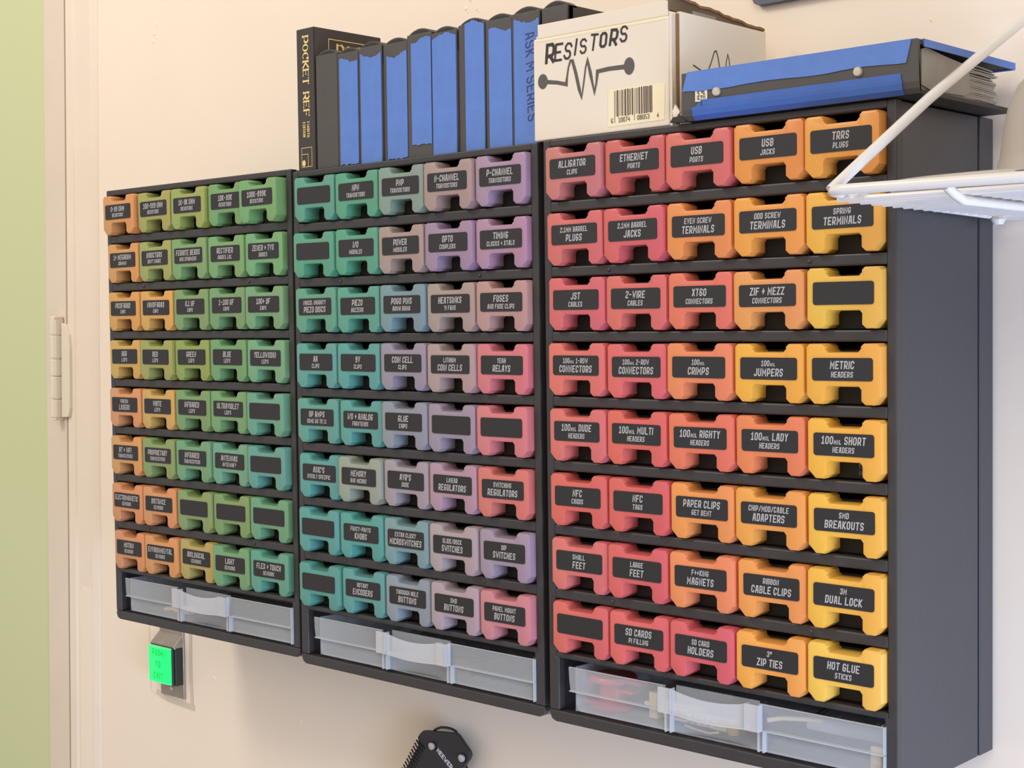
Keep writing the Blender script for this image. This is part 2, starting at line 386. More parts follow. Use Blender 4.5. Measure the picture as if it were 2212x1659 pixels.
O_, S_ = True, False
CAB = {
1: [[('0-99 OHM','RESISTORS',1,(225,150,80)),('100-999 OHM','RESISTORS',1,(172,165,85)),('1K-9K OHM','RESISTORS',1,(160,170,85)),('10K-99K','RESISTORS',1,(122,165,100)),('100K-999K','RESISTORS',1,(122,170,105))],
    [('1+ MEGAOHM','DAMMM!',1,(222,155,80)),('INDUCTORS',"DON'T CHOKE",1,(165,168,90)),('FERRITE BEADS','AND XFORMERS',1,(130,165,105)),('RECTIFIER','DIODES, LOL',1,(126,168,105)),('ZENER + TVS','DIODES',1,(120,172,115))],
    [('PICOFARAD','CAPS',1,(225,160,75)),('NANOFARAD','CAPS',1,(226,166,76)),('0.1 UF','CAPS',1,(130,160,100)),('1-100 UF','CAPS',1,(122,160,105)),('100+ UF','CAPS',1,(122,165,115))],
    [('RGB',"LED'S",1,(215,168,80)),('RED',"LED'S",1,(165,165,85)),('GREEN',"LED'S",1,(150,165,80)),('BLUE',"LED'S",1,(116,162,105)),('YELLOW(ISH)',"LED'S",1,(120,170,125))],
    [('FRICKIN','LASERS',0,(225,150,95)),('WHITE',"LED'S",1,(215,168,80)),('INFRARED',"LED'S",1,(126,160,100)),('ULTRAVIOLET',"LED'S",1,(122,165,105)),(None,None,1,(108,165,135))],
    [('BT + WIFI','TRANSCEIVERS',1,(224,155,85)),('PROPRIETARY','TRANSCEIVERS',1,(140,160,95)),('INFRARED','TRANSCEIVERS',1,(116,164,118)),('ANTENNAS','ANTENNAE?',1,(114,168,135)),(None,None,1,(102,162,145))],
    [('ELECTROMAGNETIC','SENSORS',1,(226,145,90)),('DISTANCE','SENSORS',1,(226,148,90)),(None,None,1,(140,160,95)),(None,None,1,(132,160,95)),(None,None,1,(112,164,122))],
    [('MOTION','SENSORS',1,(226,145,90)),('ENVIRONMENTAL','SENSORS',1,(226,152,85)),('BIOLOGICAL','SENSORS',1,(190,165,85)),('LIGHT','SENSORS',1,(118,164,112)),('FLEX + TOUCH','SENSORS',1,(98,163,138))]],
2: [[(None,None,1,(90,163,140)),('NPN','TRANSISTORS',1,(84,165,132)),('PNP','TRANSISTORS',1,(136,158,146)),('N-CHANNEL','TRANSISTORS',1,(176,145,140)),('P-CHANNEL','TRANSISTORS',1,(175,140,170))],
    [(None,None,1,(85,165,130)),('I/O','MODULES',1,(84,165,133)),('POWER','MODULES',1,(175,148,140)),('OPTO','COUPLERS',1,(166,135,166)),('TIMING','CLOCKS + XTALS',1,(184,135,165))],
    [('NAKED, NAUGHTY','PIEZO DISCS',0,(95,165,135)),('PIEZO','BUZZERS',1,(88,165,145)),('POGO PINS','BOING BOING',1,(122,152,164)),('HEATSINKS',"'N FANS",1,(175,150,145)),('FUSES','AND FUSE CLIPS',1,(194,145,140))],
    [('AA','CLIPS',1,(90,165,155)),('9V','CLIPS',1,(86,165,160)),('COIN CELL','CLIPS',1,(158,144,164)),('LITHIUM','COIN CELLS',0,(184,150,150)),('YEAH','RELAYS',0,(225,115,125))],
    [('OP AMPS','SOME GO TO 11',1,(94,165,150)),('I/O + ANALOG','FRONTENDS',1,(86,165,157)),('GLUE','CHIPS',1,(148,150,165)),(None,None,1,(164,144,166)),(None,None,1,(225,120,125))],
    [("ASIC'S",'OVERLY SPECIFIC',1,(86,165,160)),('MEMORY','AND MICROS',1,(158,165,150)),("AVR'S",'DUDE',1,(170,154,166)),('LINEAR','REGULATORS',0,(186,145,165)),('SWITCHING','REGULATORS',0,(226,115,105))],
    [(None,None,1,(86,165,160)),('FANCY-PANTS','KNOBS',0,(80,165,156)),('EXTRA CLICKY','MICROSWITCHES',0,(124,160,166)),('SLIDE/ROCK','SWITCHES',0,(182,160,166)),('DIP','SWITCHES',0,(170,146,170))],
    [(None,None,1,(82,162,150)),('ROTARY','ENCODERS',0,(92,163,160)),('THROUGH HOLE','BUTTONS',0,(146,155,170)),('SMD','BUTTONS',0,(184,158,170)),('PANEL MOUNT','BUTTONS',0,(216,130,142))]],
3: [[('ALLIGATOR','CLIPS',1,(200,115,118)),('ETHERNET','PORTS',1,(206,96,96)),('USB','PORTS',1,(216,105,100)),('USB','JACKS',1,(230,140,66)),('TRRS','PLUGS',1,(234,152,66))],
    [('2.1MM BARREL','PLUGS',0,(212,104,106)),('2.1MM BARREL','JACKS',0,(214,94,102)),('EVEN SCREW','TERMINALS',0,(230,136,76)),('ODD SCREW','TERMINALS',0,(235,150,66)),('SPRING','TERMINALS',0,(235,165,62))],
    [('JST','CABLES',1,(215,100,110)),('2-WIRE','CABLES',1,(218,104,102)),('XT60','CONNECTORS',1,(228,112,95)),('ZIF + MEZZ','CONNECTORS',1,(230,147,84)),(None,None,1,(234,176,70))],
    [('100~MIL~ 1-ROW','CONNECTORS',0,(224,110,105)),('100~MIL~ 2-ROW','CONNECTORS',0,(224,100,105)),('100~MIL~','CRIMPS',0,(233,130,92)),('100~MIL~','JUMPERS',0,(240,166,60)),('METRIC','HEADERS',1,(239,166,64))],
    [('100~MIL~ DUDE','HEADERS',1,(220,110,110)),('100~MIL~ MULTI','HEADERS',1,(224,100,95)),('100~MIL~ RIGHTY','HEADERS',1,(230,114,90)),('100~MIL~ LADY','HEADERS',1,(233,126,84)),('100~MIL~ SHORT','HEADERS',1,(243,172,62))],
    [('NFC','CARDS',1,(220,100,96)),('NFC','TAGS',1,(220,96,96)),('PAPER CLIPS','GET BENT',1,(238,146,80)),('CHIP/MOD/CABLE','ADAPTERS',0,(239,156,74)),('SMD','BREAKOUTS',0,(243,178,66))],
    [('SMALL','FEET',0,(220,112,114)),('LARGE','FEET',0,(220,96,102)),('F++KING','MAGNETS',0,(238,136,92)),('RIBBON','CABLE CLIPS',0,(239,150,80)),('3M','DUAL LOCK',0,(243,176,66))],
    [(None,None,1,(220,102,102)),('SD CARDS','PI FILLING',1,(224,100,104)),('SD CARD','HOLDERS',0,(220,94,105)),('3"','ZIP TIES',0,(243,160,74)),('HOT GLUE','STICKS',1,(245,188,82))]]}

def hue_name(c):
    import colorsys
    h, s, v = colorsys.rgb_to_hsv(*[x/255 for x in c]); h *= 360
    if s < .13: return 'greyish' if h < 200 else 'grey-lilac'
    if h < 12 or h > 342: return 'red' if s > .5 else ('pink' if s > .32 else 'dusty pink')
    if h < 22: return 'coral' if s > .4 else 'dusty pink'
    if h < 32: return 'orange'
    if h < 42: return 'amber' if s > .5 else 'sandy'
    if h < 75: return 'olive yellow'
    if h < 150: return 'green'
    if h < 190: return 'teal green'
    if h < 235: return 'grey-blue'
    if h < 310: return 'lilac'
    return 'mauve pink'

POS = {1: (-13.312, 2.552, .017, .013, 'left-hand'), 2: (-7.991, 2.495, .048, -.003, 'middle'), 3: (-2.6175, 2.4984, 0, 0, 'right-hand')}
CLAB = {1: 'tall black plastic parts cabinet with orange, olive and green drawer fronts, nearest the door',
        2: 'tall black plastic parts cabinet with teal, grey and lilac drawer fronts, standing in the middle',
        3: 'tall black plastic parts cabinet with red, orange and yellow drawer fronts, under the cardboard box'}
ROWN = ['top', 'second', 'third', 'fourth', 'fifth', 'sixth', 'seventh', 'eighth']
COLN = ['first', 'second', 'third', 'fourth', 'last']
EMIS = 1.0
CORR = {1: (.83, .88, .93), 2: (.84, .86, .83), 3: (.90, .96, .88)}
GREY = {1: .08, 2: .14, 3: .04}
def cabinet(c):
    x0, z0, y0, yaw, side = POS[c]
    base = Vector((x0 - A_*math.cos(yaw) - DY*math.sin(yaw)*0, y0 - A_*math.sin(yaw) + DY, z0-7*PZ-D_))
    t = empty('drawer_cabinet', W(*base), yaw)
    tag(t, CLAB[c], 'cabinet', 'black parts cabinets in a row on the wall')
    w = CW
    # shell: thin walls with a bevelled front corner and a rear groove
    s = MB()
    R = [(w-.13, .04), (w-.05, .04), (w, .13), (w, .60), (w-.012, .62), (w-.012, 2.03), (w-.06, 2.035), (w-.06, 2.065), (w-.004, 2.075), (w-.004, 2.42), (w-.06, 2.5), (w-.13, 2.5)]
    zb = .03
    s.prism(R, 'z', zb, CH-.02, 'shell'); s.prism([(w-x, y) for x, y in R][::-1], 'z', zb, CH-.02, 'shell')
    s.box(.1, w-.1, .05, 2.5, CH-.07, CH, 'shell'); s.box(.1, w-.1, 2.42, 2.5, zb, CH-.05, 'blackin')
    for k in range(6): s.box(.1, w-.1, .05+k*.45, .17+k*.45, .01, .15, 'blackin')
    for k in range(9): s.box(.2+k*.58, .26+k*.58, .05, 2.45, .03, .145, 'black')
    s.build('shell', t, bevel=.012)
    # front grid
    f = MB()
    f.prism([(0, .16), (0, .09), (.03, .03), (.10, 0), (w-.10, 0), (w-.03, .03), (w, .09), (w, .16)], 'y', 0, .14, 'black')
    f.prism([(0, .16), (0, CH), (w, CH), (w, D_+7*PZ+.315), (w-.125, D_+7*PZ+.315), (w-.125, .89), (w-.17, .88), (w-.17, .16)] [:0] or [(0, .16), (.17, .16), (.17, .90), (.125, .90), (.125, CH-.09), (.125, CH), (0, CH)], 'y', 0, .14, 'black')
    f.prism([(w, .16), (w-.17, .16), (w-.17, .90), (w-.125, .90), (w-.125, CH), (w, CH)], 'y', 0, .14, 'black')
    f.box(.12, w-.12, 0, .14, D_+7*PZ+.315, CH, 'black')
    for r in range(7):
        zc = D_+(7-r)*PZ
        f.box(.12, w-.12, .0, .14, zc-.555, zc-.42, 'black')
    f.box(.12, w-.12, 0, .14, .885, D_-.42, 'black')
    f.build('front_frame', t, bevel=.02)
    g = MB()
    for r in range(8):
        zc = D_+(7-r)*PZ
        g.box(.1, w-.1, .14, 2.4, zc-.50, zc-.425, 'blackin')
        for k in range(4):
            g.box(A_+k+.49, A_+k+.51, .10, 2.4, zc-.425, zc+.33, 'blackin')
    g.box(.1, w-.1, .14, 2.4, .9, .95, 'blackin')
    for k in range(4): g.box(A_+k+.485, A_+k+.515, .03, .2, .885, 1.0, 'black')
    g.build('shelf_grid', t)
    for (kx, kr) in ((1, 1), (4, 1), (1, 6), (4, 6)):
        b = MB(); zc = D_+(7-kr)*PZ-.487
        b.lathe([(.028, .0), (.028, -.010), (.018, -.020), (.006, -.022)], (0, 0, 0), 'black', 12, 'y')
        b.build('rivet', t, loc=(A_+kx-.5, 0, zc), smooth=True)
    for r in range(8):
        for k in range(5):
            l1, l2, big, col = CAB[c][r][k]
            px, pz, py = random.uniform(-.008, .008), random.uniform(-.006, .006), random.uniform(-.03, .02)
            if (c, r, k) == (1, 0, 3): px += .03
            if (c, r, k) == (1, 0, 4): px -= .02; py -= .10
            if (c, r, k) == (1, 0, 0): px -= .03; py -= .05
            d = bpy.data.objects.new('drawer', BINM); COL.objects.link(d); d.parent = t
            d.location = Vector((A_+k+px, -DY+py, D_+(7-r)*PZ+pz))*U
            d.rotation_euler = (0, random.uniform(-.006, .006), random.uniform(-.012, .012))
            if l1:
                d['label'] = '%s drawer front marked %s %s' % (hue_name(col), l1.replace('~', ''), l2)
            else:
                d['label'] = '%s drawer front with a blank black plate, %s row, %s column' % (hue_name(col), ROWN[r], COLN[k])
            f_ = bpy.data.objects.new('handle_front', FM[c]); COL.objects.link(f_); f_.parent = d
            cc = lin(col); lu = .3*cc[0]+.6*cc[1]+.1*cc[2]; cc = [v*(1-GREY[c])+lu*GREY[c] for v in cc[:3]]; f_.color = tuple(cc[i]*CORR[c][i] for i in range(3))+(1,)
            pl = plate((l1, l2) if l1 else None, big).build('name_plate', d, fix=False)
    # bottom drawer
    bd = empty('wide_drawer', (0, 0, 0)); bd.parent = t
    bd['label'] = 'wide translucent drawer with a moulded pull along the cabinet bottom'
    bx = MB(); L0, L1, l0, l1 = .40, 5.10, .48, 5.02
    bx.box(L0+.05, L0+.08, .02, 2.3, .2, .80, 'clear'); bx.box(L1-.08, L1-.05, .02, 2.3, .2, .80, 'clear')
    bx.box(l0, l1, .04, 2.3, .195, .22, 'clear'); bx.box(l0, l1, 2.27, 2.3, .22, .8, 'clear')
    bx.build('drawer_box', bd)
    fr = MB()
    fr.prism([(L0-.01, .80), (L0+.0, .62), (L0+.02, .48), (L0+.07, .475), (2.0, .475), (2.0, .80)], 'y', -.05, -.03, 'clear')
    fr.box(3.42, L1, -.05, -.03, .475, .80, 'clear'); fr.box(2.1, 3.35, .06, .08, .475, .80, 'clear')
    fr.prism([(l0, .475), (l0, .30), (l0+.03, .23), (l0+.08, .21), (2.10, .21), (2.10, .475)], 'y', .0, .02, 'clear')
    fr.box(3.38, l1, .0, .02, .21, .475, 'clear')
    # recessed curved middle
    K = 10; pp = [(2.1+(1.28)*k/K, .02+.10*math.sin(math.pi*k/K)) for k in range(K+1)]
    fr.prism(pp+[(x, y+.02) for x, y in pp[::-1]], 'z', .21, .475, 'clear')
    fr.box(L0, 2.1, -.055, .01, .468, .484, 'clearedge'); fr.box(3.38, L1, -.055, .01, .468, .484, 'clearedge')
    fr.box(L0, 2.0, -.052, -.028, .795, .803, 'clearedge'); fr.box(3.42, L1, -.052, -.028, .795, .803, 'clearedge')
    for x in (2.0, 2.08, 3.40, 3.47): fr.box(x, x+.018, -.06, .02, .21, .475, 'clearedge')
    fr.box(L1-.012, L1, -.055, .02, .21, .80, 'clearedge')
    fr.build('drawer_front', bd)
    hd = MB()
    for xx in (1.96, 3.27): hd.box(xx, xx+.20, -.14, -.125, .47, .80, 'clearedge'); hd.box(xx+(.0 if xx > 3 else .0), xx+.012, -.13, -.05, .47, .80, 'clear2'); hd.box(xx+.188, xx+.2, -.13, -.05, .47, .80, 'clear2')
    top = []; bot = []
    for k in range(13):
        a = k/12; x = 2.15+1.13*a
        top.append((x, .795-.075*math.sin(math.pi*a)**.8 if 0 < k < 12 else .795)); bot.append((x, .478-.03*math.sin(math.pi*a)))
    hd.prism(top+bot[::-1], 'y', -.122, -.106, 'clear2')
    for k in range(12):
        (xa, za), (xb, zb_) = bot[k], bot[k+1]
        hd.face([(xa, -.15, za), (xb, -.15, zb_), (xb, -.03, zb_-.0), (xa, -.03, za)], 'clearedge')
        hd.face([(xa, -.15, za), (xb, -.15, zb_), (xb, -.15, zb_+.014), (xa, -.15, za+.014)], 'clearedge')
    for xx in (1.96, 2.145, 3.27, 3.455): hd.box(xx, xx+.010, -.146, -.13, .47, .80, 'clearedge')
    hd.build('drawer_pull', bd)
    return t
cabs = {c: cabinet(c) for c in (1, 2, 3)}

# ------------------------------------------------------------------ things inside the right-hand bottom drawer
cz3 = POS[3][1]-7*PZ-D_; FZ = cz3+.225
mb = MB()
mb.lathe([(.24, 0), (.26, .03), (.26, .07), (.15, .10), (.15, .34), (.26, .37), (.26, .41), (.24, .44)], (0, 0, 0), 'red', 28)
mb.box(-.33, -.2, -.12, .12, .02, .07, 'red'); mb.box(.2, .42, -.06, .06, .36, .42, 'red'); mb.box(.18, .36, -.14, .0, .26, .30, 'red')
o = mb.build('cable_spool', loc=W(-2.48, .55, FZ), smooth=True); o.scale = (1.25, 1.25, 1.0)
tag(o, 'red plastic spool lying behind the translucent front of the right bottom drawer', 'spool')
cl = empty('plastic_clamp', W(-.98, .54, FZ), -.04)
tag(cl, 'beige plastic clamp with a yellow tip inside the right bottom drawer', 'clamp')
mb = MB()
mb.box(-.75, -.62, -.08, .06, .02, .46, 'beige'); mb.box(-.85, -.5, -.06, .02, .20, .27, 'beige'); mb.box(-.5, .35, -.1, -.05, .24, .29, 'beige'); mb.box(-.5, .35, -.1, -.05, .08, .12, 'beige')
for x in (-.5, -.1, 0, .3): mb.box(x, x+.05, -.1, -.05, .08, .28, 'beige')
mb.box(-.62, .1, -.04, .1, .29, .33, 'beige')
for k in range(3): mb.prism([(.08+.1*k, .12), (.16+.1*k, .26), (.2+.1*k, .26), (.14+.1*k, .1)], 'y', -.16, -.02, 'beige')
mb.box(.3, .52, -.12, .08, .08, .2, 'beige'); mb.tube([(-.1, -.14, .05), (.1, -.16, .03), (.3, -.16, .02), (.42, -.12, .05)], .02, 'beige')
mb.v = [(a, b-.12, c*.78) for a, b, c in mb.v]
mb.build('clamp_body', cl, bevel=.01)
mb = MB(); mb.lathe([(.06, 0), (.08, .04), (.08, .14), (.05, .2)], (.58, -.15, .02), 'yellow', 16); mb.build('yellow_tip', cl, smooth=True)
mb = MB(); mb.tube([(0, 0, .3), (.15, .1, .33), (.4, .2, .34), (.55, .4, .3)], .03, 'beige'); o = mb.build('white_stick', loc=W(.1, .35, FZ), smooth=True)
tag(o, 'short cream stick lying right of the clamp in the right bottom drawer', 'stick')
mb = MB()
mb.tube([(-.35, .5, .42), (.05, .55, .52), (.22, .45, .50), (.12, .3, .38), (0, .25, .3)], .035, 'folderd'); mb.tube([(0, .25, .28), (.3, .3, .26), (.9, .5, .2)], .09, 'tube', 14)
o = mb.build('coiled_tube', loc=W(.45, .5, FZ-.02), smooth=True); tag(o, 'grey tube with a looped dark cable in the right bottom drawer', 'tube')
mb = MB(); mb.box(-.1, .1, -.03, .03, 0, .26, 'beige'); mb.box(-.06, .06, -.05, -.03, .05, .2, 'sticker'); o = mb.build('cream_block', loc=W(1.66, .3, FZ), bevel=.01)
tag(o, 'small cream block at the right end of the right bottom drawer', 'block')
# faint things in the other bottom drawers
for c, (xx, col, nm, lb) in {1: (-12.55, 'beige', 'bag_of_parts', 'pale crumpled parts seen through the left bottom drawer'), 2: (-5.9, 'kraftd', 'brown_pad', 'brown flat pad seen behind the middle bottom drawer pull')}.items():
    mb = MB(); z_ = POS[c][1]-7*PZ-D_+.225
    if c == 1:
        for k in range(7): mb.lathe([(.10, 0), (.13, .03), (.08, .06+.01*k)], (-.3+.1*k, .05*(k % 3), 0), 'beige', 8)
    else: mb.box(-.6, .7, 0, .9, 0, .16, 'kraftd'); mb.box(-.5, .6, .05, .85, .16, .2, 'kraftd')
    tag(mb.build(nm, loc=W(xx, .55, z_), bevel=.01), lb, 'parts')
# contents glimpsed through drawer notches
def slot(c, r, k): return POS[c][0]+k, POS[c][1]-r*PZ-.375
for (c, r, k, col, nm, lb, kind) in ((3, 2, 2, 'yellow', 'power_connector', 'yellow connector glimpsed under the XT60 plate', 'connector'),
        (3, 0, 1, 'partg', 'network_socket', 'brass-pinned socket glimpsed under the ETHERNET plate', 'connector'),
        (3, 5, 2, 'silver', 'paper_clip_heap', 'heap of metal paper clips under the PAPER CLIPS plate', 'paper clips'),
        (3, 4, 4, 'silver', 'pin_header', 'metal pin header glimpsed under the SHORT HEADERS plate', 'header'),
        (3, 4, 2, 'partg', 'angled_pin_header', 'brass right-angle pins under the RIGHTY HEADERS plate', 'header')):
    x, z = slot(c, r, k); mb = MB()
    if 'connector' in nm or 'socket' in nm:
        mb.prism([(-.1, 0), (.1, 0), (.1, .12), (.06, .18), (-.06, .18), (-.1, .12)], 'y', 0, .3, col); mb.box(-.05, -.02, -.03, 0, .04, .14, 'partg'); mb.box(.02, .05, -.03, 0, .04, .14, 'partg')
    elif 'clip' in nm:
        for i in range(9):
            a = i*.7; mb.tube([(math.cos(a)*.12, math.sin(a)*.05+.1, .01+i*.012), (-math.cos(a)*.12, -math.sin(a)*.05+.1, .02+i*.012)], .008, col, 6)
    else:
        mb.box(-.12, .12, 0, .06, .05, .08, 'blackin')
        for i in range(8): mb.box(-.11+i*.03, -.10+i*.03, .02, .03, 0, .16, col)
    o = mb.build(nm, loc=W(x+.09, .37, z+.0))
    tag(o, lb, kind)

# ------------------------------------------------------------------ books and folders on the middle cabinet
TOP2 = POS[2][1]+B_+.003; TOP3 = POS[3][1]+B_+.003
YS = .22
def book_pocket():
    t = empty('pocket_book', W(-8.54, YS, TOP2)); tag(t, 'black pocket reference book with gold lettering, leftmost of the row', 'book', )
    c = MB(); H = 2.235; wd = .43; dp = 1.42
    c.box(0, wd, 0, .03, 0, H, 'book'); c.box(0, .03, 0, dp, 0, H, 'book'); c.box(wd-.03, wd, 0, dp, 0, H, 'book')
    c.build('cover', t, bevel=.02)
    p = MB(); p.box(.04, wd-.04, .03, dp-.05, .04, H-.05, 'pages'); p.build('pages', t)
    s = MB()
    fr = (Vector((.15, -.004, H-.12)), Vector((0, 0, -1)), Vector((1, 0, 0)))
    text(s, 'POCKET', fr, .150, 'gold', wf=.62, th=.15, gap=.10, center=False, serif=True)
    fr = (Vector((.15, -.004, H-1.0)), Vector((0, 0, -1)), Vector((1, 0, 0)))
    text(s, 'REF', fr, .150, 'gold', wf=.62, th=.15, gap=.14, center=False, serif=True)
    text(s, 'FOURTH', (Vector((.23, -.004, H-1.47)), Vector((0, 0, -1)), Vector((1, 0, 0))), .062, 'gold', wf=.42, th=.13, gap=.12, center=False, serif=True)
    text(s, 'EDITION', (Vector((.13, -.004, H-1.47)), Vector((0, 0, -1)), Vector((1, 0, 0))), .062, 'gold', wf=.42, th=.13, gap=.12, center=False, serif=True)
    F = XZ((0, -.004, 0))
    s.ribbon([(.09, .06), (.09, .36), (.34, .36), (.34, .06)], .008, F, 'gold', closed=True)
    s.ribbon([(.09, .26), (.25, .26), (.25, .06)], .008, F, 'gold'); s.disc((.14, .12), .04, F, 'gold', rz=.05)
    s.build('spine_print', t, fix=False)
    s = MB(); FX = (Vector((wd+.004, 0, 0)), Vector((0, 1, 0)), Vector((0, 0, 1)))
    s.ribbon([(.30, .3), (.30, H-.16), (dp-.1, H-.16), (dp-.1, .3)], .014, FX, 'gold', closed=True)
    text(s, 'POCKET', (Vector((wd+.004, .46, H-.42)), Vector((0, 1, 0)), Vector((0, 0, 1))), .20, 'gold', wf=.62, th=.17, gap=.10, center=False, serif=True)
    s.build('cover_print', t, fix=False)
book_pocket()

FOL = [  # x0, x1, height, tape (x0 frac, top, bottom), label
 (-8.085, -7.58, 1.765, None, 'plain black folder without tape beside the pocket book'),
 (-7.57, -7.09, 1.73, (.12, .10, .02), 'narrow black folder with blue tape next to the plain black folder'),
 (-7.08, -6.565, 1.755, (.10, .12, .0), 'blue-taped black folder, second of the taped ones counted from the book'),
 (-6.555, -6.03, 1.74, (.16, .16, .02), 'blue-taped black folder with a wide bare strip on top, third taped one'),
 (-6.015, -5.50, 1.80, (.18, .07, .18), 'blue-taped black folder whose tape ends in a torn edge above the cabinet'),
 (-5.49, -4.98, 1.755, (.05, .04, .0), 'blue-taped black folder just right of the one with the torn lower edge'),
 (-4.965, -4.45, 1.80, (.27, -.02, .0), 'blue-taped black folder with tape running over its top edge'),
 (-4.435, -3.925, 1.785, (.14, .12, .0), 'blue-taped black folder left of the handwritten one'),
 (-3.91, -3.395, 1.80, (.09, .10, .0), 'blue-taped black folder with handwriting, half behind the white box'),
 (-3.345, -2.89, 1.74, None, 'black folder standing inside the white cardboard box, its top showing')]
for n, (x0, x1, H, tp, lb) in enumerate(FOL):
    w_ = x1-x0; dp = 2.2 if n < 9 else 1.85
    t = empty('sample_folder', W(x0, YS+.04*random.random(), TOP2 if n < 9 else TOP3+.052)); tag(t, lb, 'folder', 'black folders in a row on the middle cabinet')
    c = MB()
    c.box(0, w_, 0, .03, 0, H, 'folder')
    c.box(0, .025, .03, dp, 0, H+.0, 'folder'); c.box(w_-.025, w_, .03, dp, 0, H+.0, 'folder')
    c.build('cover', t, bevel=.012)
    c = MB(); K = 10
    arch = [(w_*k/K, H-.03+.085*math.sin(math.pi*k/K)**.8 if 0 < k < K else H-.03) for k in range(K+1)]
    c.prism([(.0, H-.3)]+arch+[(w_, H-.3)], 'y', .032, .12, 'folderd')
    ar2 = [(x, z+.022) for x, z in arch]
    c.prism(arch+ar2[::-1], 'y', .03, .20, 'folder')
    c.build('arched_headcap', t)
    p = MB(); p.box(.05, w_-.05, .14, dp-.08, .03, H-.08, 'pages'); p.build('pages', t)
    if tp:
        m = MB(); a, tz, bz = tp; K = 14; rnd = random.Random(n)
        xa = w_*a; xb = w_-.005
        topl = [(xa+(xb-xa)*k/K, H-tz-.02+.035*math.sin(k*.35+n)+rnd.uniform(-.012, .012)) for k in range(K+1)]
        botl = [(xa+(xb-xa)*k/K, bz+rnd.uniform(-.012, .012)*(1 if bz > .01 else 0)) for k in range(K+1)]
        m.prism(botl+topl[::-1], 'y', -.012, .0, 'tape')
        if n == 8:
            fr = (Vector((w_*.50, -.014, 1.50)), Vector((.03, 0, -1)), Vector((1, 0, .15)))
            text(m, 'ASK M SERIES', fr, .17, 'penb', wf=.42, th=.11, gap=.16, center=False)
        m.build('blue_tape', t)
        if tz < 0:
            pass

# ------------------------------------------------------------------ resistor box
bx = empty('cardboard_box', W(-3.41, .12, TOP3)); tag(bx, 'white cardboard box marked RESISTORS in black marker, open brown flap on top', 'box')
H = 1.42; w_ = 2.27; dp = 2.1
mb = MB()
mb.box(0, w_, 0, .05, 0, H-.05, 'card'); mb.box(0, .05, .05, dp, 0, H, 'card'); mb.box(.05, w_, dp-.05, dp, 0, H, 'card'); mb.box(.05, w_, .05, dp, 0, .05, 'card')
mb.build('box_front', bx, bevel=.02)
mb = MB(); mb.box(w_, w_+.035, .02, .13, 0, H-.03, 'card'); mb.box(w_+.035, w_+.05, .10, .16, 0, H-.02, 'kraft'); mb.build('corner_fold', bx)
mb = MB(); mb.prism([(.16, 0), (dp, 0), (dp, H+.0), (.16, H+.01)], 'x', w_+.01, w_+.06, 'card_sidelit'); 
F = (Vector((w_+.064, 0, 0)), Vector((0, 1, 0)), Vector((0, 0, 1)))
mb.ribbon([(.44, .79), (.58, .75), (.72, .70), (.82, .86), (.90, 1.02), (.94, 1.03), (.98, .95), (1.04, .72)], .018, F, 'peng')
mb.ribbon([(1.12, .72), (1.17, .93), (1.2, 1.02), (1.23, .95), (1.27, .72)], .016, F, 'peng'); mb.ribbon([(1.45, .80), (1.8, .82)], .05, F, 'peng')
mb.build('box_side', bx)
mb = MB()
# folded lid: front strip and open corrugated flap at the right
mb.box(.07, w_-.02, .012, .05, H-.05, H+.14, 'card')
mb.box(.06, w_-.02, -.006, .012, H-.10, H-.06, 'sticker')
mb.build('lid_strip', bx, bevel=.012)
mb = MB(); K = 20; rnd = random.Random(5)
up = [(.02+(dp+.02)*k/K, H+.20-.16*(k/K)**1.1+rnd.uniform(-.014, .014)) for k in range(K+1)]
lo = [(.02+(dp+.02)*k/K, H+.02) for k in range(K+1)]
mb.prism(lo+up[::-1], 'x', w_-.05, w_+.0, 'kraftd'); mb.prism([(y, z-.02) for y, z in up]+[(y, z+.012) for y, z in up[::-1]], 'x', w_-.055, w_+.02, 'kraft')
mb.prism([(.5, H), (1.0, H), (1.0, H+.06), (.5, H+.07)], 'x', w_+.0, w_+.015, 'pages')
mb.build('open_flap', bx)
mb = MB()
F = XZ((0, -.004, 0)); ox, oz = 3.41, -TOP3
word = 'RESISTORS'; n = len(word)
for k, ch in enumerate(word):
    a = k/(n-1); x = (.21, .37, .53, .72, .82, .98, 1.15, 1.31, 1.49)[k]; z = 1.02+.10*a+rnd.uniform(-.01, .01); hh = (.27, .24, .22, .22, .20, .22, .20, .22, .21)[k]
    th = .13 if k not in (6, 7, 0) else .17
    ang = rnd.uniform(-.12, .06)
    ux = Vector((math.cos(ang), 0, math.sin(ang))); uy = Vector((-math.sin(ang)+.12, 0, math.cos(ang)))
    text(mb, ch, (Vector((x, -.004, z)), ux, uy), hh, 'pen', wf=(.45 if ch != 'I' else 0), th=th, center=False)
pts = [(-3.239, 3.703), (-3.155, 3.688), (-2.98, 3.66), (-2.825, 3.619), (-2.81, 3.72), (-2.785, 3.84), (-2.75, 3.92), (-2.715, 3.915), (-2.66, 3.75), (-2.60, 3.52), (-2.564, 3.413), (-2.53, 3.58), (-2.49, 3.80), (-2.457, 3.889), (-2.41, 3.72), (-2.344, 3.457), (-2.31, 3.58), (-2.29, 3.724), (-2.1, 3.735), (-1.843, 3.728), (-1.767, 3.727)]
tv = [.07, .055, .05, .05, .03, .025, .03, .045, .05, .05, .03, .025, .025, .045, .05, .04, .03, .05, .055, .06, .06]
mb.ribbon([(x+3.41, z-TOP3+.0) for x, z in pts], .04, F, 'peng', tv=tv)
F2 = XZ((0, -.006, 0))
mb.disc((.17, .79), .085, F2, 'peng', rz=.10); mb.disc((1.645, .815), .085, F2, 'peng', rz=.11)
mb.build('marker_writing', bx, fix=False)
mb = MB()
mb.prism([(1.29, .07), (2.20, .08), (2.21, .54), (1.30, .55)], 'y', -.006, 0, 'sticker')
x = 1.40; rnd = random.Random(3); F = XZ((0, -.009, 0))
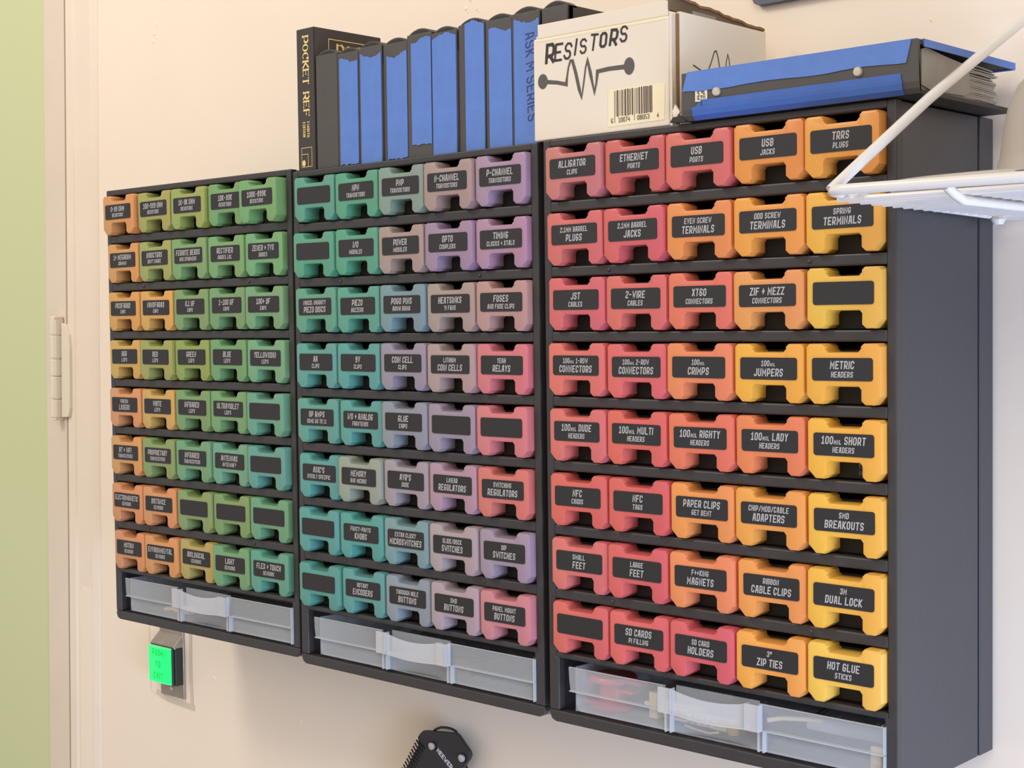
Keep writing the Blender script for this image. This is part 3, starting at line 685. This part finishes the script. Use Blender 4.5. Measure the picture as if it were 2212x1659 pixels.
while x < 2.03:
    wv = rnd.choice([.006, .008, .014, .02]); tall = x < 1.42 or 1.70 < x < 1.74 or x > 2.0
    mb.ribbon([(x+wv/2, .12 if tall else .2), (x+wv/2, .52)], wv, F, 'bar'); x += wv+rnd.choice([.008, .012, .018])
for sx, st in ((1.36, '6'), (1.56, '10074'), (1.87, '08053'), (2.10, '4')):
    text(mb, st, XZ((sx, -.009, .115)), .062, 'bar', wf=.40, th=.12, gap=.12)
mb.build('barcode_sticker', bx, fix=False)
mb = MB(); mb.prism([(0, 0), (.08, .0), (.05, .06), (.09, .1), (.02, .2), (-.02, .12)], 'y', 0, .03, 'grey')
mb.prism([(-.05, -.02), (.2, -.03), (.12, .05), (0, .04)], 'y', -.02, .06, 'folderd')
o = mb.build('torn_paper', loc=W(-.98, .0, TOP3+.03)); tag(o, 'small torn cream scrap between the white box and the taped binder', 'paper scrap')

# ------------------------------------------------------------------ binder lying on the right-hand cabinet
bd = empty('taped_binder', W(-.83, -.04, TOP3)); tag(bd, 'black binder lying flat with blue tape along its spine and two steel rivets', 'binder')
w_ = 3.17; H = .585; dp = 2.40
mb = MB()
mb.prism([(0, .13), (0, H), (.05, H), (.05, .03), (.10, .0), (.07, .0), (.02, .06)], 'x', 0, w_, 'folder'); mb.box(.02, w_, .06, dp, .0, .05, 'folderd'); mb.box(.02, w_, .03, dp, H-.05, H, 'folderd')
mb.build('cover', bd, bevel=.02)
mb = MB(); rnd = random.Random(9)
for k in range(26):
    z = .06+k*.0175; z = .06+(k*.0175)*.88; y1 = 2.02+.05*math.sin(k*.9)+rnd.uniform(-.04, .04)
    yb = .14+.05*math.sin(math.pi*k/25)
    bow = .02*math.sin(k*1.3)*(1 if k > 16 else .3)
    mb.prism([(yb, z), (1.1, z-.004), (1.6, z+bow), (y1, z-.01+bow*.5), (y1, z+.003+bow*.5), (1.6, z+.013+bow), (1.1, z+.0135), (yb, z+.0175)], 'x', .05, w_-.06+rnd.uniform(-.003, .003), 'pages')
mb.prism([(.16, .50), (.26, .53), (.7, .485), (1.15, .45), (1.3, .40), (1.32, .14), (1.2, .09), (.4, .065), (.16, .11)], 'x', w_-.055, w_-.04, 'pages')
mb.build('page_sleeves', bd)
def tapeband(mb, z0, z1, xa, xb, y, m, cut0=0, cut1=0, seed=1):
    r = random.Random(seed); K = 30
    t_ = [(xa+cut0+(xb-xa-cut0-cut1*.2)*k/K, z1) for k in range(K+1)]
    b_ = [(xa+(xb-xa-cut1)*k/K, z0+.010*math.sin(k*.5+seed)+r.uniform(-.003, .003)) for k in range(K+1)]
    mb.prism(b_+t_[::-1], 'y', y-.012, y, m)
mb = MB(); tapeband(mb, .35, H+.004, .02, w_-.06, 0, 'tape', cut0=.07, cut1=.08, seed=2)
mb.box(.09, w_-.02, 0, 1.2, H, H+.01, 'tape')
mb.box(w_-.0, w_+.012, .12, dp+.02, H-.07, H+.012, 'tape'); mb.box(w_-.3, w_+.01, .12, dp+.02, H+.0, H+.014, 'tape'); mb.box(w_-.3, w_, dp, dp+.02, H-.07, H+.01, 'tape')
mb.build('upper_blue_tape', bd)
mb = MB()
tapeband(mb, .13, .235, .30, w_-.20, 0, 'tape2', seed=0)
mb.prism([(-.015, .16), (-.012, .12), (.004, .055), (.060, .002), (.08, .006), (.022, .06), (.0, .16)], 'x', .16, w_-.19, 'tape2')
mb.prism([(.31, .23), (.31, .13), (.16, .13)], 'y', -.012, -.001, 'tape2')
mb.build('lower_blue_tape', bd)
for xx, zz in ((.525, .31), (2.44, .315)):
    mb = MB(); mb.lathe([(.055, 0), (.055, -.02), (.045, -.035), (.01, -.038)], (xx, 0, zz), 'rivet', 20, 'y'); mb.build('rivet', bd, smooth=True)
mb = MB(); mb.prism([(.21, .22), (.385, .215), (.385, .375), (.21, .375)], 'y', -.007, 0, 'grey'); F = XZ((0, -.009, 0))
for st in ([(.235, .36), (.25, .345)], [(.24, .335), (.285, .345)], [(.262, .355), (.262, .31)], [(.24, .325), (.28, .31)], [(.24, .285), (.285, .285)], [(.262, .30), (.262, .24)], [(.24, .27), (.262, .25), (.285, .235)], [(.24, .24), (.25, .255)],
           [(.30, .355), (.345, .355), (.345, .325), (.30, .325), (.30, .355)], [(.322, .37), (.322, .31), (.355, .31)], [(.30, .34), (.345, .34)], [(.30, .29), (.30, .23)], [(.30, .29), (.318, .28), (.30, .265)], [(.33, .295), (.355, .295), (.355, .23), (.33, .23), (.33, .295)], [(.33, .265), (.355, .265)]):
    mb.ribbon(st, .007, F, 'pen')
mb.build('paper_label', bd, fix=False)

# ------------------------------------------------------------------ white wire shelf in front of the cabinet's right side
ws = empty('wire_shelf', W(2.1, WALLY, 1.78)); tag(ws, 'white coated wire shelf jutting out at right, in front of the right cabinet', 'shelf')
def sh(x, y, z): return Vector((x-2.1, y-WALLY, z-1.78))
V = Vector((2.10, -1.55, 1.79)); XR = 9.5
mb = MB(); r = .056
# front rail + corner + left end rail
corner = [sh(XR, -1.10, 1.79), sh(5, -1.32, 1.79), sh(2.30, -1.535, 1.79), sh(2.17, -1.52, 1.788), sh(2.11, -1.44, 1.783), sh(2.10, -1.2, 1.77), sh(2.11, 2.5, 1.70), sh(2.14, 2.6, 1.70), sh(2.3, 2.6, 1.70), sh(XR, 2.6, 1.70)]
mb.tube(corner, r, 'white', 12)
mb.build('rim_wire', ws, smooth=True)
mb = MB(); mb.tube([sh(2.135, -1.525, 1.79), sh(2.25, -1.30, 2.0), sh(2.50, -.12, 2.82), sh(2.55, .58, 3.2), sh(2.55, 1.40, 3.6), sh(2.58, 2.05, 3.93), sh(2.66, 2.35, 4.03), sh(2.8, 2.52, 4.05), sh(3.1, 2.6, 4.05)], .060, 'white', 12)
mb.build('brace_wire', ws, smooth=True)
mb = MB()
for k in range(17):
    y = -1.25+k*.235
    mb.tube([sh(2.06, y, 1.715-.005*k*.2), sh(XR, y+.25, 1.715)], .030, 'white', 8)
mb.build('grid_wires', ws, smooth=True)
for nx in (3.35, 5.6, 7.9):
    mb = MB(); mb.tube([sh(nx, -1.40, 1.76), sh(nx+.03, -1.3, 1.69), sh(nx+.05, -1.15, 1.63), sh(nx+.05, 2.55, 1.62)], .05, 'white', 10); mb.build('cross_wire', ws, smooth=True)
mb = MB(); mb.lathe([(.05, 0), (.09, -.04), (.06, -.1)], (.10, -.42, -.1), 'white', 12); mb.build('wall_clip', ws, smooth=True)
# domed thing on it
do = empty('domed_cover', W(4.42, .0, 1.79)); tag(do, 'pale grey domed cover with a wide flat brim, resting on the white wire shelf', 'cover')
mb = MB(); mb.prism([(math.copysign(abs(math.cos(a))**.55, math.cos(a))*2.2, math.copysign(abs(math.sin(a))**.55, math.sin(a))*1.05) for a in [2*math.pi*k/48 for k in range(48)]], 'z', 0, .13, 'dome'); mb.build('brim', do, bevel=.04)
mb = MB(); mb.lathe([(1.10, .10), (1.02, .16), (.98, .3), (.95, .55), (.90, .80), (.80, 1.02), (.62, 1.2), (.4, 1.3), (.1, 1.34)], (-.07, -.05, 0), 'dome', 64); mb.build('dome', do, smooth=True)

# ------------------------------------------------------------------ grey panel at the top edge
mb = MB(); mb.prism([(0, .12), (.04, .04), (.12, 0), (3.2, -.0), (3.28, .05), (3.3, .12), (3.3, 1.6), (0, 1.6)], 'y', -.12, 0, 'frame'); mb.prism([(.12, .14), (3.15, .14), (3.15, 1.5), (.12, 1.5)], 'y', -.135, -.12, 'black')
o = mb.build('wall_panel', loc=W(-1.52, WALLY, 4.79), bevel=.03); tag(o, 'dark blue-grey panel hung on the wall above the white box', 'panel')

# ------------------------------------------------------------------ exit button
ex = empty('exit_button', W(-16.31, WALLY, -7.18)); tag(ex, 'glowing green push-to-exit button on a steel wall plate', 'button')
mb = MB(); mb.box(0.02, .84, -.05, .03, 0, 2.6, 'steel')
mb.prism([(-.05, 1.06), (-.26, 1.06), (-.26, 1.12), (-.05, 1.32)], 'x', .0, .84, 'steel')
mb.build('steel_plate', ex, bevel=.01)
mb = MB(); mb.box(-.0, .84, -.24, -.05, .30, 1.10, 'bezel'); mb.box(.02, .82, -.30, -.24, .32, 1.09, 'bezel')
mb.build('housing', ex, bevel=.02)
mb = MB(); K = 8; x0_, x1_ = .03, .79; z0_, z1_ = .345, 1.075
prof = [(x0_+(x1_-x0_)*k/K, -.33-.03*math.sin(math.pi*k/K)) for k in range(K+1)]
mb.prism([(x0_, -.29)]+prof+[(x1_, -.29)], 'z', z0_, z1_, 'glow')
for z in (z0_-.008, z1_-.008): mb.prism([(x0_-.01, -.29)]+[(x, y-.006) for x, y in prof]+[(x1_+.01, -.29)], 'z', z, z+.016, 'glowrim')
for st, z in (('PUSH', .90), ('TO', .66), ('EXIT', .42)):
    text(mb, st, (Vector((.40, -.366, z)), Vector((1, 0, 0)), Vector((0, 0, 1))), .125, 'glowtxt', wf=.45, th=.12, gap=.25)
mb.build('lit_button', ex, bevel=.0)
mb = MB(); mb.lathe([(.05, 0), (.05, -.02), (.03, -.03)], (.42, -.05, .16), 'silver', 14, 'y'); mb.build('screw', ex, smooth=True)
mb = MB()
mb.ribbon([(-.45, 1.9), (-.42, 0), (-.2, -.10), (1.1, -.17)], .05, XZ((0, -.004, 0)), 'trim'); mb.ribbon([(-.15, -.02), (.2, -.10), (1.08, -.14)], .12, XZ((0, -.006, 0)), 'caulk'); mb.ribbon([(1.06, -.14), (1.03, .5), (1.06, 1.8)], .10, XZ((0, -.006, 0)), 'caulk')
mb.build('old_paint_outline', ex, fix=False)

# ------------------------------------------------------------------ black camera mount near the wall
cm = empty('camera_mount', W(-7.6, WALLY, -8.2)); tag(cm, 'black metal camera mount with white lettering and silver bolts at the bottom edge', 'mount')
def cmv(x, z): return (x+7.6, z+8.2)
yf = 2.3-WALLY
mb = MB()
mb.prism([cmv(*p) for p in [(-8.16, -6.54), (-8.08, -6.45), (-7.98, -6.43), (-7.30, -6.35), (-7.24, -6.37), (-6.98, -6.60), (-6.955, -6.66), (-6.98, -6.73), (-7.16, -6.95), (-7.4, -7.6), (-8.1, -8.2), (-8.75, -8.0), (-8.6, -7.3), (-8.2, -6.72)]], 'y', yf, yf+.08, 'neo')
mb.build('mount_plate', cm, bevel=.02)
mb = MB(); mb.lathe([(.25, yf+.08), (.25, 0)], (.0, 0, 1.1), 'coil', 20, 'y'); mb.build('wall_post', cm, smooth=True)
mb = MB()
for (x, z, r_) in ((-7.83, -6.66, .062), (-7.12, -6.73, .062)):
    a, b = cmv(x, z); mb.lathe([(r_, yf), (r_, yf-.05), (r_*.7, yf-.06)], (a, 0, b), 'silver' , 20, 'y'); mb.lathe([(r_*1.3, yf), (r_*1.3, yf-.015)], (a, 0, b), 'coil', 20, 'y')
mb.build('bolt', cm, smooth=True)
mb = MB()
for k in range(16):
    a = k/15; x = -8.15-.62*a; z = -6.68-.92*a
    p = cmv(x, z); mb.tube([(p[0]+.12, yf+.0, p[1]-.07), (p[0]-.0, yf-.03, p[1]+.0), (p[0]-.08, yf, p[1]+.045)], .014, 'coil', 6)
mb.build('coil_teeth', cm, smooth=True)
mb = MB(); mb.tube([(a[0], yf+.05, a[1]) for a in [cmv(*p) for p in [(-7.9, -6.46), (-7.80, -6.38), (-7.68, -6.33), (-7.55, -6.31), (-7.43, -6.31), (-7.33, -6.33), (-7.28, -6.40)]]], .022, 'coil', 8)
mb.tube([(a[0], yf+.02, a[1]) for a in [cmv(*p) for p in [(-8.0, -6.45), (-8.12, -6.5), (-8.19, -6.58), (-8.18, -6.68)]]], .016, 'coil', 8); mb.build('cord_loop', cm, smooth=True)
mb = MB(); p = cmv(-7.745, -6.735); a = math.radians(-36)
text(mb, 'NEEWER', (Vector((p[0], yf-.004, p[1])), Vector((math.cos(a), 0, math.sin(a))), Vector((-math.sin(a), 0, math.cos(a)))), .085, 'whitetxt', wf=.5, th=.2, gap=.12, center=False)
mb.build('lettering', cm, fix=False)

# ------------------------------------------------------------------ light
def area(name, loc, target, size, power, col, sy=None):
    l = bpy.data.lights.new(name, 'AREA'); l.energy = power; l.color = col; l.size = size
    if sy: l.shape = 'RECTANGLE'; l.size_y = sy
    o = bpy.data.objects.new(name, l); COL.objects.link(o); o.location = loc
    o.rotation_euler = (Vector(target)-Vector(loc)).to_track_quat('-Z', 'Y').to_euler()
    return o
area('ceiling_light', (-1.15, -1.5, 3.05), (-.45, .15, 1.35), .6, 22.5, (1.0, .91, .79))
area('ceiling_fill', (1.3, -2.4, 2.9), (-.2, .1, 1.5), 1.6, 24, (1.0, .95, .86))
area('window_light', (1.7, -.75, .92), (.1, .1, 1.2), .9, 12, (.62, .76, 1.0), .8)
area('added_blue_fill', (.95, -.32, .80), (.18, .12, 1.05), .35, 11, (.42, .60, 1.0), .5)  # added cool lamp close by, brightens the right wall and cabinet side
wd = bpy.data.worlds.new('world'); bpy.context.scene.world = wd; wd.use_nodes = True
bg = wd.node_tree.nodes['Background']; bg.inputs[0].default_value = (1.0, .95, .90, 1); bg.inputs[1].default_value = .66

# ------------------------------------------------------------------ camera
cd = bpy.data.cameras.new('camera'); cam = bpy.data.objects.new('camera', cd); COL.objects.link(cam)
cd.sensor_fit = 'HORIZONTAL'; cd.sensor_width = 36; cd.lens = 36*3239.579/2212
cam.location = W(10.2235, -15.1248, .4991)
cam.rotation_mode = 'XYZ'; cam.rotation_euler = (1.5284375, .01322369, .74605792)
cd.clip_start = .01
bpy.context.scene.camera = cam
bpy.context.scene.view_settings.view_transform = 'Standard'
bpy.context.scene.view_settings.look = 'None'
